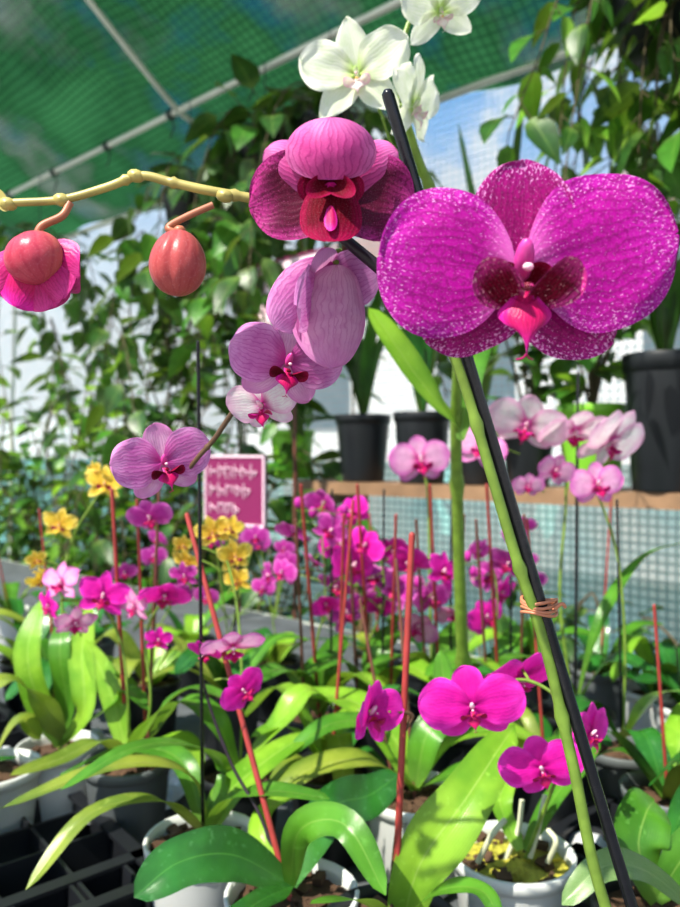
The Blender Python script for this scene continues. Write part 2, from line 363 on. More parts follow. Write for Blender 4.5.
def stake(parent,a,b,r,mat,name='stake'):
    mb=MB(); a=Vector(a);b=Vector(b); pts=[a.lerp(b,i/10) for i in range(11)]
    mb.tube(pts,lerpr(r,r*.85,11),mat,8); mb.ell(Matrix.Translation(b),r*.85,r*.85,r*.85,mat,8,4); mb.build(name,parent)
def tipto(a,b,z):
    a=Vector(a);b=Vector(b); t=(z-a.z)/(b.z-a.z); return a+(b-a)*t
def flower_obj(parent,loc,k,kind,yaw=0,pitch=0,roll=0,q=1,close=0,lips=1,form='phal',to=None,sr=.0012,name='flower',sm='stem_green'):
    mb=MB(); M=phal(mb,loc,k,kind,yaw,pitch,roll,q,close,lips,form)
    if to is not None: bracket(mb,M,k,to,sm,sr)
    mb.build(name,parent)
def stemobj(parent,pts,r0,r1,mat,name='stem',nodes=True):
    mb=MB(); q=cat([P(*t) if not isinstance(t,Vector) else t for t in pts],9); m=len(q); rr=lerpr(r0,r1,m)
    if nodes: rr=[x*(1.35 if i%14==7 else 1) for i,x in enumerate(rr)]
    mb.tube(q,rr,mat,9); mb.build(name,parent); return q
# ================================================================ ENVIRONMENT
W_=bpy.data.worlds.new('World'); bpy.context.scene.world=W_; W_.use_nodes=True; nt=W_.node_tree; nt.nodes.clear()
tc=nd(nt,'ShaderNodeTexCoord'); sp=nd(nt,'ShaderNodeSeparateXYZ',{0:tc.outputs['Generated']})
cl=nd(nt,'ShaderNodeTexNoise',{'Vector':tc.outputs['Generated'],'Scale':7.0,'Detail':6.0})
c=mix(nt,ss(nt,sp.outputs[2],.12,.46),(1,1,1.0),(.06,.40,.98))
c=mix(nt,mth(nt,'MULTIPLY',ss(nt,cl.outputs[0],.46,.56),.9),c,(1,1,1))
bg=nd(nt,'ShaderNodeBackground',{0:c,1:1.1}); nd(nt,'ShaderNodeOutputWorld',{0:bg.outputs[0]})
sun=bpy.data.lights.new('sun','SUN'); sun.energy=7.4; sun.angle=math.radians(.6); sun.color=(1,.94,.83)
so=bpy.data.objects.new('sun',sun); bpy.context.scene.collection.objects.link(so)
sd=Vector((.50,.50,-.90)); so.rotation_euler=sd.to_track_quat('-Z','Y').to_euler()
mb=MB(); mb.grid([[Vector((x,y,0)) for x in(-25,25)] for y in(-15,35)],[[(0,0),(1,0)],[(0,1),(1,1)]],'ground_gravel'); mb.build('ground')
prof=[(2.12,2.43),(1.95,2.50),(1.75,2.585),(1.5,2.75),(1.2,2.96),(.95,3.12),(.7,3.28)]
mb=MB(); rows=[];uvs=[]
for i in range(61):
    pn=i/60*(len(prof)-1); a=int(min(pn,len(prof)-2)); f=pn-a
    nn=prof[a][0]*(1-f)+prof[a+1][0]*f; zz=prof[a][1]*(1-f)+prof[a+1][1]*f
    row=[];ur=[]
    for j in range(121):
        u=-7+11*j/120; sag=.05*math.sin(math.pi*((u+7)/1.1%1))+.03*noise.noise(Vector((u*1.3,nn*3,0)))+.025*noise.noise(Vector((u*4,nn*6,5)))
        sag*=min(1,abs(nn-1.75)*4+.15)
        row.append(G(u,nn,zz+.03-sag*.9)); ur.append((u,nn*1.2))
    rows.append(row);uvs.append(ur)
mb.grid(rows,uvs,'tarp_green'); mb.build('ceiling')
fr=empty('greenhouse_frame')
def pipe(a,b,r=.013,name='pipe'):
    mb=MB(); mb.tube([Vector(a).lerp(Vector(b),i/6) for i in range(7)],r,'steel_pipe',12); mb.build(name,fr)
pipe(G(-7,1.75,2.56),G(4,1.75,2.56),.013,'purlin')
pipe(G(-7,2.08,2.42),G(4,2.08,2.42),.013,'eave_pipe')
pipe(G(-7,.72,3.24),G(4,.72,3.24),.014,'ridge_pipe')
for k,u in enumerate((-6.6,-4.4,-2.35,-.2,1.9,3.8)):
    mb=MB(); mb.tube(cat([G(u,2.06,0),G(u,2.06,1.2),G(u,2.06,2.40)]+[G(u,n_,z_-.03) for n_,z_ in prof[2:]],6),.012,'steel_pipe',10); mb.build('rib',fr)
mb=MB()
for i in range(20):
    c=G(-6+i*.45,1.75,2.56)
    mb.tube([c+U*(-.012),c+U*.012],.02,'wire_dark',10); mb.tube(cat([c+Vector((0,0,-.015)),c+Vector((.01,0,-.05)),c+Vector((-.005,0,-.09))],4),.003,'wire_dark',6)
mb.build('pipe_clips',fr)
def wallstrip(name,n0,z0,z1,u0,u1,mat):
    mb=MB(); rows=[];uvs=[]
    for i in range(13):
        z=z0+(z1-z0)*i/12; row=[];ur=[]
        for j in range(81):
            u=u0+(u1-u0)*j/80; row.append(G(u,n0+.015*noise.noise(Vector((u*2,z*2,3))),z)); ur.append((u,z))
        rows.append(row);uvs.append(ur)
    mb.grid(rows,uvs,mat); mb.build(name)
wallstrip('wall_back',2.12,1.22,2.45,-7,4,'net_wall')
wallstrip('wall_back_lower',2.12,0,1.22,-7,4,'net_wall_teal')
mb=MB(); mb.grid([[G(-7,n_,0),G(-7,n_,z_)] for n_,z_ in [(-1,3.2)]+prof[::-1]],[[(n_,0),(n_,3)] for n_ in range(8)],'net_wall'); mb.build('wall_end')
h=empty('white_house'); mb=MB(); c=G(-4.5,10,0)
mb.box(c+Vector((0,0,1.8)),U*4,Nn*2.5,Vector((0,0,1.8)),'house_render'); 
A=[c+U*x+Nn*y+Vector((0,0,z)) for x,y,z in((-4.3,-2.9,3.5),(4.3,-2.9,3.5),(4.3,0,5.0),(-4.3,0,5.0),(4.3,2.9,3.5),(-4.3,2.9,3.5))]
mb.poly([A[0],A[1],A[2],A[3]],'house_roof'); mb.poly([A[3],A[2],A[4],A[5]],'house_roof'); mb.poly([A[0],A[3],A[5]],'house_render'); mb.poly([A[1],A[4],A[2]],'house_render')
for x in(-2.4,0,2.4): mb.box(c+U*x-Nn*2.52+Vector((0,0,2.2)),U*.5,Nn*.03,Vector((0,0,.6)),'house_glass')
mb.build('house_body',h,False)
be=empty('greenhouse_bench'); mb=MB()
rows=[];uvs=[]
for i in range(41):
    nn=.02+1.5*i/40
    rows.append([G(-4+6.5*j/120,nn,BT-.004+.004*noise.noise(Vector((j*.6,i*.8,0)))) for j in range(121)]); uvs.append([(j/10,i/10) for j in range(121)])
mb.grid(rows,uvs,'bench_fabric'); mb.build('bench_top_fabric',be)
mb=MB(); 
for n_ in(.02,1.52): mb.box(G(-.75,n_,BT-.035),U*3.25,Nn*.012,Vector((0,0,.03)),'steel_pipe')
for u in(-3.9,-2,0,2.4):
    for n_ in(.05,1.48): mb.tube([G(u,n_,0),G(u,n_,BT-.03)],.018,'steel_pipe',10)
for i in range(16): mb.box(G(-4+i*.42+.1,.77,BT-.03),U*.01,Nn*.75,Vector((0,0,.012)),'steel_pipe')
mb.build('bench_frame',be)
sh=empty('wooden_shelf'); mb=MB()
mb.box(G(.55,1.87,1.142),U*2.3,Nn*.11,Vector((0,0,.019)),'shelf_wood')
for u in(-1.6,.2,1.6,2.7):
    mb.box(G(u,1.93,.56),U*.02,Nn*.02,Vector((0,0,.56)),'shelf_wood')
    mb.box(G(u,1.86,1.105),U*.015,Nn*.09,Vector((0,0,.016)),'shelf_wood')
mb.build('shelf_boards',sh,False)
def tray(c,rot,w=.27,l=.38,hh=.05,nx=4,ny=6):
    e=empty('nursery_tray'); mb=MB(); X=Matrix.Rotation(rot,3,'Z')@Vector((1,0,0)); Y=Vector((-X.y,X.x,0)); Z=Vector((0,0,1)); c=Vector(c)
    mb.box(c+Z*.002,X*w/2,Y*l/2,Z*.002,'tray_black')
    for i in range(nx+1): mb.box(c+X*(w*(i/nx-.5))+Z*hh/2,X*.002,Y*l/2,Z*hh/2,'tray_black')
    for i in range(ny+1): mb.box(c+Y*(l*(i/ny-.5))+Z*hh/2,X*w/2,Y*.002,Z*hh/2,'tray_black')
    for s in(-1,1):
        mb.box(c+X*s*w/2+Z*hh,X*.008,Y*(l/2+.008),Z*.002,'tray_black'); mb.box(c+Y*s*l/2+Z*hh,X*(w/2+.008),Y*.008,Z*.002,'tray_black')
    mb.build('tray_body',e,False)
tray((-.40,.80,BT+.001),.7); tray((-.17,.62,BT+.001),.7,.22,.3); tray((-.62,1.10,BT+.001),.7); tray((.40,.72,BT+.001),.75)
def sheet(u0,u1,n0,n1,z):
    mb=MB(); rows=[];uvs=[]
    for i in range(40):
        rows.append([G(u0+(u1-u0)*j/39,n0+(n1-n0)*i/39,z+.03*noise.noise(Vector((i*.22,j*.2,u0)))+.014*noise.noise(Vector((i*.6,j*.6,4)))) for j in range(40)]); uvs.append([(i/39,j/39) for j in range(40)])
    mb.grid(rows,uvs,'crumpled_plastic'); mb.build('plastic_sheet')
sheet(-.42,.02,.80,1.25,BT+.024); sheet(-1.1,-.80,.35,.65,BT+.024)

# ================================================================ HERO ORCHID
E=empty('magenta_moth_orchid')
A=P(388,95,.345); B=P(632,907,.40); base=A+(B-A)*1.44
pc=Vector((base.x,base.y,BT+.002)); pot(E,pc,.06,.11,'pot_white',chips=30)
stake(E,tipto(A,B,BT+.03),A,.0034,'stake_black')
stemobj(E,[Vector((base.x-.006,base.y,BT+.09)),(612,925,.398),(572,760,.388),(545,645,.38),(517,560,.372),(490,470,.365),(460,372,.36),(434,322,.356),(400,287,.352),(372,262,.35)],.0032,.0022,'stem_green')
stemobj(E,[(384,272,.351),(360,252,.35),(338,234,.35)],.0030,.0026,'stem_dark','stem_dark_section',False)
stemobj(E,[(338,234,.35),(300,205,.352),(250,198,.352),(205,190,.35),(170,182,.35),(140,176,.35),(105,188,.35),(60,200,.35),(0,204,.35),(-60,215,.35)],.0025,.0018,'stem_beige','flower_branch')
mb=MB(); 
for px,py in((136,176),(225,196),(62,200),(8,204)):
    mb.ell(FM(P(px,py,.35),0,0,80),.0032,.0045,.0032,'stem_beige',10,6)
petal(mb,FM(P(8,212,.349),0,0,30),.012,0,1,.5,'stem_beige'); mb.build('stem_nodes',E)
flower_obj(E,P(520,272,.29),.0565,'speck',-2,4,0,q=2.6,to=P(468,345,.355),sr=.0018,name='open_flower',lips=1.05,form='hero')
# hooded flower
mb=MB(); k=.036; M=FM(P(331,186,.325),0,8,0)
for s in(-1,1):
    petal(mb,M,k,s*103,.98,1.06,'petal_maroon_speckled',0,.05,-.12,a=.9,q=1.8,z0=-.02,ruf=.05,p=2.1)
    petal(mb,M,k,s*62,.86,.62,'hood_pink',4,-.3,-.22,a=.95,q=1.6,z0=.06,p=2.1,ruf=.02)
petal(mb,M,k,0,.45,.8,'lip_dark',10,.1,q=1.2,z0=.12,off=-.25)
petal(mb,M,k,0,.66,1.08,'hood_pink',18,-.34,-.30,a=.76,q=2.2,off=.10,z0=.30,arch=.12,p=2.1,ruf=.01)
petal(mb,M,k,180,.84,.74,'lip_dark',16,-.12,.05,a=1.35,q=1.5,z0=.15,p=2.2,off=-.05)
petal(mb,M,k,180,.34,.16,'lip_magenta',20,-.2,.05,a=1.2,q=1.2,z0=.18,p=1.8,off=.36)
for s in(-1,1): petal(mb,M,k,s*122,.46,.26,'lip_dark',35,.25,q=1.2,z0=.14)
for s in(-1,1): petal(mb,M,k,s*15,.30,.16,'lip_magenta',50,.25,q=1.,z0=.16,off=-.12)
bracket(mb,M,k,P(345,240,.35),'stem_dark',.0018); mb.build('hooded_flower',E)
# buds
mb=MB(); c=P(178,263,.345); Mb=Matrix.Translation(c)@Matrix.Rotation(.08,4,'Y')@Matrix.Rotation(.5,4,'Z')
mb.ell(Mb,.0130,.0125,.0152,'bud_salmon',72,22,.08,egg=-.08)
mb.ell(Matrix.Translation(c+Vector((.0008,0,.0148))),.003,.003,.0025,'stem_pinkish',10,6)
mb.tube(cat([P(181,234,.346),P(168,228,.346),P(186,217,.348),P(213,205,.35)],8),.0017,'stem_pinkish',8)
mb.build('bud',E)
mb=MB(); c=P(36,258,.342); mb.ell(Matrix.Translation(c)@Matrix.Rotation(-.25,4,'Y'),.0140,.0122,.0120,'bud_red',60,16,.08)
M=FM(P(38,260,.346),-6,25,8)
for a,z,mt in((178,.15,'bud_rose'),(112,.0,'bud_rose'),(-112,0,'bud_rose'),(145,.2,'bud_rose'),(-145,.2,'lip_magenta')): petal(mb,M,.0215,a,1.08,1.15,mt,30,-.28,-.2,q=1.3,z0=z,ruf=.03)
mb.tube(cat([P(36,238,.345),P(42,226,.346),P(62,216,.348),P(70,203,.35)],8),.0019,'stem_pinkish',8); mb.build('opening_bud',E)
stemobj(E,[(345,238,.352),(345,280,.375),(322,330,.39),(275,370,.41),(242,400,.425),(215,438,.44),(200,455,.445),(188,470,.45)],.0019,.0014,'stem_brown','lower_branch')
flower_obj(E,P(318,292,.360),.030,'lilac',48,20,28,q=1.6,close=1.0,lips=.0,to=P(345,262,.365))
mb=MB(); M=FM(P(338,262,.350),20,10,-6)
petal(mb,M,.030,174,1.6,1.25,'petal_lilac_pale',6,-.28,-.1,q=1.8,a=1.0,p=2.0,ruf=.03); petal(mb,M,.030,214,1.35,.95,'petal_lilac',-2,-.2,-.1,q=1.6,z0=-.1,ruf=.03); petal(mb,M,.030,150,1.1,.7,'petal_lilac_pale',-8,-.2,-.1,q=1.6,z0=-.2); bracket(mb,M,.03,P(345,255,.36)); mb.build('flower',E)
flower_obj(E,P(287,362,.385),.0295,'lilac',18,12,-8,q=1.6,to=P(322,330,.39))
flower_obj(E,P(262,404,.41),.021,'blush',-20,25,10,q=1.2,to=P(242,398,.425))
flower_obj(E,P(163,462,.44),.029,'lilac',28,5,12,q=1.6,to=P(188,470,.45))
mb=MB(); c=P(539,606,.381)
for i in range(4):
    a=[c+Vector((.0088*math.cos(t),.0075*math.sin(t),.0020*(i-1.5)+.001*math.sin(t*2+i))) for t in [j*2*math.pi/16 for j in range(17)]]
    mb.tube(a,.0009,'tie_wire',6)
mb.tube(cat([c+Vector((.006,-.007,0)),c+Vector((.009,-.009,.003)),c+Vector((.011,-.008,.001))],4),.0009,'tie_wire',6); mb.build('stem_tie',E)
mb=MB(); b=pc+Vector((0,0,.1))
for dx,dy in((.14,.05),(-.02,.0),(.1,-.12)): strap(mb,[b,b+Vector((dx*.5,dy*.5,.05)),b+Vector((dx,dy,.01))],0,'leaf_green',W=.05)
mb.build('leaves',E)

# ================================================================ helper for bench orchids
def plant(name,px,py,r,h=.10,mat='pot_white',soil='bark',chips=12):
    e=empty(name); c=potpos(px,py,h); top=pot(e,c,r,h,mat,soil,chips); return e,top
def leaves(e,L):
    mb=MB()
    for l in L: strap(mb,*l[:3],**(l[3] if len(l)>3 else {}))
    mb.build('leaves',e)
UPC=(0,-.8,.6)
e,t=plant('pink_moth_orchid',512,852,.057,soil='moss',chips=30)
stemobj(e,[t+Vector((.01,0,0)),(548,800,.67),(560,770,.62),(575,735,.585),(560,700,.575),(525,680,.58),(490,690,.575),(478,712,.565)],.0018,.0012,'stem_green')
flower_obj(e,P(472,706,.55),.0375,'hot',-5,5,8,q=1.5,lips=.75,to=P(490,692,.572))
flower_obj(e,P(520,678,.60),.036,'hot',25,40,-10,q=1.3,lips=.8,to=P(530,682,.58))
flower_obj(e,P(542,768,.57),.0315,'hot',-12,8,18,q=1.4,lips=.8,to=P(562,765,.615))
flower_obj(e,P(590,733,.60),.030,'hot',45,5,-12,q=1.3,lips=.8,to=P(574,738,.59))
mb=MB()
for a,b,c in(((545,795,.70),(538,830,.695),(530,858,.69)),((522,800,.70),(518,830,.70),(505,860,.70)),((505,820,.68),(492,835,.67),(478,862,.68)),((548,830,.68),(556,842,.67),(548,862,.68))): mb.tube(cat([P(*a),P(*b),P(*c)],6),.0026,'root_pale',8)
mb.build('aerial_roots',e)
leaves(e,[([(525,850,.69),(560,790,.74),(600,740,.8)],26,'leaf_green'),([(520,850,.69),(500,800,.72),(520,760,.76)],24,'leaf_bright')])
# B
e,t=plant('pink_moth_orchid',203,838,.055,chips=30)
stake(e,t,P(198,342,.62),.0018,'stake_black')
leaves(e,[([(205,835,.72),(190,775,.72),(120,765,.70),(0,808,.66)],32,'leaf_olive'),
 ([(205,835,.72),(160,800,.68),(90,815,.66),(25,890,.62)],26,'leaf_olive'),
 ([(205,835,.72),(225,770,.74),(190,745,.70),(130,750,.66),(60,790,.62)],24,'leaf_green'),
 ([(205,835,.72),(235,785,.76),(300,740,.82),(345,745,.86)],34,'leaf_bright'),
 ([(205,835,.72),(230,800,.70),(270,790,.66),(330,800,.62)],28,'leaf_green'),
 ([(205,835,.72),(180,760,.76),(120,750,.82),(60,775,.84)],24,'leaf_green')])
# C
e,t=plant('young_orchid',292,893,.056,chips=40)
stake(e,t,P(187,515,.72),.0028,'stake_red')
stemobj(e,[t,(262,820,.66),(232,765,.68),(208,700,.69),(202,660,.69),(225,645,.68)],.0017,.0011,'stem_dark')
flower_obj(e,P(233,646,.67),.028,'pinkwhite',20,50,10,q=1.2,to=P(222,648,.68)); flower_obj(e,P(243,690,.66),.022,'hot',30,5,40,q=1.2,to=P(215,680,.69)); flower_obj(e,P(205,652,.68),.018,'hot',-30,40,0,q=1.,to=P(204,662,.69))
leaves(e,[([(290,885,.63),(235,855,.60),(180,862,.58),(134,897,.56)],50,'leaf_dark',dict(up=UPC,fold=.06)),
 ([(290,885,.63),(300,830,.60),(345,825,.57),(386,895,.54)],34,'leaf_green',dict(up=UPC)),
 ([(290,885,.63),(330,810,.68),(370,795,.72),(398,775,.74)],44,'leaf_dark',dict(up=UPC,fold=.06)),
 ([(290,885,.63),(260,830,.66),(280,800,.70),(330,790,.74)],24,'leaf_bright'),
 ([(290,885,.63),(255,905,.56),(215,930,.52)],30,'leaf_dark')])
# D
e,t=plant('purple_moth_orchid',392,925,.055,mat='pot_black',chips=20)
stake(e,tipto(P(412,535,.60),P(396,880,.60),t.z-.02),P(412,535,.60),.0030,'stake_red')
stemobj(e,[t,(392,880,.60),(400,800,.60),(402,740,.60),(412,715,.60),(385,712,.59)],.002,.0013,'stem_brown')
flower_obj(e,P(369,712,.58),.031,'hot',55,-5,-20,q=1.4,close=.8,to=P(390,712,.59))
leaves(e,[([(400,930,.60),(420,865,.60),(465,800,.62),(515,725,.67)],58,'leaf_bright',dict(up=UPC,fold=.12,p=1.9)),
 ([(395,925,.60),(360,900,.54),(310,905,.50)],28,'leaf_green'),
 ([(400,925,.60),(440,890,.56),(480,890,.54),(500,920,.52)],24,'leaf_green')])
# D2
e,t=plant('green_orchid',415,792,.056,mat='pot_white',chips=30)
leaves(e,[([(415,790,.82),(395,740,.84),(350,700,.88),(290,690,.92)],42,'leaf_bright'),([(415,790,.82),(425,740,.82),(445,705,.84),(440,650,.86)],34,'leaf_green',dict(up=UPC,p=1.9)),
 ([(415,790,.82),(450,740,.84),(510,730,.86),(560,760,.86)],34,'leaf_bright'),([(415,790,.82),(370,760,.80),(310,770,.78),(270,800,.76)],36,'leaf_olive'),
 ([(415,790,.82),(380,730,.84),(330,725,.82),(280,760,.80)],30,'leaf_green'),([(415,790,.82),(470,770,.80),(500,790,.78)],30,'leaf_green')])
stake(e,t,P(396,560,.86),.0022,'stake_brown'); stake(e,t+Vector((-.02,0,0)),P(360,600,.86),.002,'stake_brown')
# left group
e,t=plant('yellow_orchid',58,745,.05,mat='pot_white',chips=8)
stemobj(e,[t,(70,680,.95),(62,600,.96),(72,540,.97),(95,500,.97),(108,478,.97)],.0018,.0012,'stem_green')
for x,y,k,yw,pt in((60,524,.024,0,10),(104,484,.026,20,-10),(52,574,.024,-20,60),(36,560,.014,40,0),(96,470,.014,-30,20),(40,580,.018,30,40)): flower_obj(e,P(x,y,.95),k,'yellow',yw,pt,R.uniform(-20,20),form='den',to=P(66,y+10,.965) if x<90 else P(102,490,.97))
leaves(e,[([(60,745,.94),(38,700,.92),(28,650,.92),(40,600,.95)],30,'leaf_bright',dict(up=UPC,p=1.9)),([(60,745,.94),(66,700,.93),(60,650,.92),(64,610,.96)],24,'leaf_green',dict(up=UPC,p=1.9)),
 ([(60,745,.94),(84,710,.9),(82,650,.92),(90,605,.94)],28,'leaf_bright',dict(up=UPC,p=1.9)),([(60,745,.94),(40,700,.90),(10,680,.88),(-10,690,.86)],34,'leaf_olive'),([(60,745,.94),(105,710,.90),(125,690,.9),(150,710,.88)],28,'leaf_green')])
e,t=plant('pink_moth_orchid',128,760,.052,mat='pot_grey',chips=8)
stake(e,t,P(112,490,.86),.0026,'stake_red'); stake(e,t+Vector((.02,.01,0)),P(137,500,.88),.0022,'stake_red'); stake(e,t+Vector((.025,-.01,0)),P(160,470,.86),.002,'stake_brown')
stemobj(e,[t,(128,700,.87),(120,640,.87),(100,605,.86),(60,600,.84)],.0018,.0012,'stem_green'); stemobj(e,[t,(150,710,.87),(146,640,.87),(160,605,.86),(178,600,.85)],.0018,.0012,'stem_green')
for x,y,k,yw,pt,q in((62,583,.026,-20,-10,'pinkwhite'),(75,622,.024,30,30,'pinkwhite'),(103,596,.030,10,0,'hot'),(50,606,.020,-40,10,'hot'),(164,594,.030,15,45,'hot'),(135,606,.022,-30,10,'pinkwhite'),(158,640,.016,20,0,'hot'),(185,575,.018,-10,20,'purple'),(150,516,.026,0,30,'purple')):
    flower_obj(e,P(x,y,.84),k,q,yw,pt,R.uniform(-15,15),form=R.choice(['phal','den']),close=R.uniform(0,.8),to=P(x+6,min(640,y+14),.86))
leaves(e,[([(128,760,.88),(150,720,.84),(190,690,.84),(235,700,.82)],34,'leaf_green'),([(128,760,.88),(100,740,.84),(60,760,.8),(10,775,.76)],28,'leaf_olive'),([(128,760,.88),(180,740,.86),(200,770,.84)],28,'leaf_bright'),([(128,760,.88),(110,690,.9),(85,640,.92)],24,'leaf_bright',dict(up=UPC))])
e,t=plant('young_orchid',-8,768,.055,chips=8); leaves(e,[([(-8,760,.88),(20,720,.9),(40,740,.9)],30,'leaf_olive'),([(-8,760,.88),(-40,720,.9),(-80,740,.9)],30,'leaf_olive')])
e,t=plant('yellow_orchid',240,770,.05,mat='pot_black'); stemobj(e,[t,(242,680,.88),(236,600,.9),(222,545,.92),(210,525,.92)],.0018,.0012,'stem_green')
for x,y,k,yw in((213,532,.024,0),(234,556,.024,30),(188,562,.022,-30),(238,580,.020,-20),(230,528,.018,10),(182,545,.014,30)): flower_obj(e,P(x,y,.92),k,'yellow',yw,R.uniform(-10,40),R.uniform(-20,20),q=.9,form='den',to=P(228,y+14,.925))
leaves(e,[([(240,770,.86),(280,720,.86),(310,690,.88),(350,730,.9)],32,'leaf_bright'),([(240,770,.86),(215,720,.86),(180,700,.88),(150,740,.9)],32,'leaf_green')])
for nm,px,py,cl in (('magenta_spray_orchid',320,715,[(283,572),(296,528),(325,503),(315,560),(338,585),(342,545),(352,512),(270,575),(345,612),(326,603),(330,530)]),
                    ('magenta_spray_orchid',372,705,[(366,545),(374,578),(395,550),(380,605),(410,562),(362,598),(352,565),(398,590)]),
                    ('pink_spray_orchid',440,700,[(432,598),(412,592),(442,572),(452,612),(418,625)]),
                    ('magenta_spray_orchid',500,705,[(490,575),(508,562),(486,617),(478,550),(500,592)])):
    e,t=plant(nm,px,py,.05,mat='pot_black',chips=4); d=t.y+.0
    cx=sum(a for a,b in cl)/len(cl); cy=min(b for a,b in cl)
    st=[t,(px-4,650,d),(cx+5,600,d-.02),(cx,cy+6,d-.02)]; q=stemobj(e,st,.0018,.001,'stem_green')
    for x,y in cl:
        d2=d+R.uniform(-.09,.05); v=P(x,y,d2); to=min(q,key=lambda w:(w-v).length+.5*max(0,w.z-v.z))
        flower_obj(e,v,R.uniform(.022,.035),'pinkwhite' if 'pink' in nm and R.random()<.5 else ('purple' if R.random()<.5 else 'hot'),R.uniform(-70,70),R.uniform(-20,55),R.uniform(-40,40),q=.9,close=R.uniform(-.3,1.),form='phal' if R.random()<.7 else 'den',to=to,sr=.0009)
    mb=MB()
    for _ in range(4):
        v=P(cx+R.uniform(-25,25),cy+R.uniform(-16,30),d+R.uniform(-.05,.05)); mb.ell(Matrix.Translation(v),.006,.006,.008,'petal_purple',10,8); mb.tube(cat([v,v+Vector((0,0,-.012)),min(q,key=lambda w:(w-v).length)],4),.0007,'stem_green',5)
    mb.build('buds',e)
    stake(e,t,P(px-15+R.uniform(-8,8),485,d-.1),.0024,'stake_red'); stake(e,t+Vector((.015,0,0)),P(px+12,490,d),.0018,'stake_black')
    stake(e,t+Vector((-.02,-.02,0)),P(px-24,520,d-.1),.0022,'stake_brown'); stake(e,t+Vector((.025,-.02,0)),P(px+24,515,d-.12),.0022,'stake_red' if px<400 else 'stake_brown')
    leaves(e,[([(px,py,d),(px-30,py-45,d-.05),(px-75,py-30,d-.1)],32,'leaf_green'),([(px,py,d),(px+30,py-40,d-.05),(px+70,py-20,d-.1)],32,'leaf_bright'),([(px,py,d),(px+5,py-50,d),(px+25,py-80,d+.05)],26,'leaf_green',dict(up=UPC))])
# dendrobium
e,t=plant('white_dendrobium_orchid',468,720,.06,h=.12,mat='pot_black')
d=t.y
stemobj(e,[t,(462,640,.92),(458,520,.86),(456,420,.80),(458,330,.74),(440,220,.68),(415,150,.64),(398,80,.62),(410,20,.62),(440,-30,.62)],.0085,.0014,'stem_green','cane')
stemobj(e,[(425,180,.655),(395,150,.63),(382,118,.61)],.0016,.0011,'stem_green','flower_stalk')
leaves(e,[([(458,425,.80),(435,400,.76),(400,350,.74),(368,308,.74)],36,'leaf_bright',dict(up=UPC,p=2.0)),([(460,440,.80),(470,380,.8),(482,320,.84),(470,270,.86)],26,'leaf_green',dict(up=UPC))])
flower_obj(e,P(357,75,.60),.046,'white',-8,12,6,q=1.6,form='den',to=P(384,120,.612),lips=.7)
flower_obj(e,P(412,105,.61),.040,'white',60,15,10,q=1.4,form='den',to=P(402,100,.622),lips=.8)
flower_obj(e,P(440,10,.58),.034,'white',20,40,20,q=1.4,form='den',to=P(412,15,.62),lips=.7)
# right rear
e,t=plant('blush_moth_orchid',575,712,.055,mat='pot_black')
d=t.y
stake(e,t,P(578,372,d),.0024,'stake_black'); stemobj(e,[t,(560,600,d),(566,500,d),(560,440,d-.02),(530,412,d-.04)],.0024,.0014,'stem_green')
stemobj(e,[(560,440,d-.02),(590,425,d-.03),(620,430,d-.04)],.0016,.0012,'stem_green')
for x,y,k,yw,pt,kd in((527,424,.054,-25,30,'blush'),(575,430,.052,10,55,'blush'),(612,440,.060,35,35,'blush'),(480,448,.036,-20,0,'pinkwhite'),(555,470,.028,10,20,'pinkwhite'),(528,486,.022,0,20,'pinkwhite')): flower_obj(e,P(x,y,d-.06),k,kd,yw,pt,R.uniform(-25,25),close=R.uniform(0,.6),to=P((x+560)/2,y+6,d-.02),lips=.8)
leaves(e,[([(575,710,d),(540,660,d-.04),(500,660,d-.08)],32,'leaf_green'),([(575,710,d),(610,660,d-.04),(650,670,d-.08)],32,'leaf_dark'),([(575,710,d),(600,620,d),(640,560,d+.05),(690,540,d+.05)],14,'leaf_green')])
e,t=plant('pink_moth_orchid',622,745,.055,mat='pot_grey'); d=t.y
stake(e,t,P(617,500,d),.0018,'stake_black'); stemobj(e,[t,(625,650,d),(618,560,d),(600,500,d),(590,488,d)],.002,.0012,'stem_green')
flower_obj(e,P(597,484,d-.04),.034,'pinkwhite',10,0,5,to=P(598,496,d)); 
leaves(e,[([(622,745,d),(650,700,d-.04),(690,690,d-.08)],30,'leaf_green'),([(622,745,d),(590,700,d),(560,720,d-.05)],26,'leaf_dark')])
e,t=plant('pink_moth_orchid',432,668,.05,mat='pot_black'); d=t.y
stemobj(e,[t,(430,600,d),(428,500,d),(422,462,d)],.003,.0016,'stem_green'); flower_obj(e,P(420,460,d-.04),.052,'pinkwhite',10,0,5,to=P(423,470,d))
e,t=plant('young_orchid',655,905,.05,mat='pot_black',chips=10)
leaves(e,[([(655,900,.62),(640,850,.62),(645,815,.64),(655,800,.66)],54,'leaf_green',dict(up=UPC)),([(690,905,.58),(640,868,.56),(600,868,.55),(562,905,.54)],30,'leaf_variegated',dict(up=UPC)),([(655,900,.62),(690,850,.62),(720,820,.64)],40,'leaf_green',dict(up=UPC))])
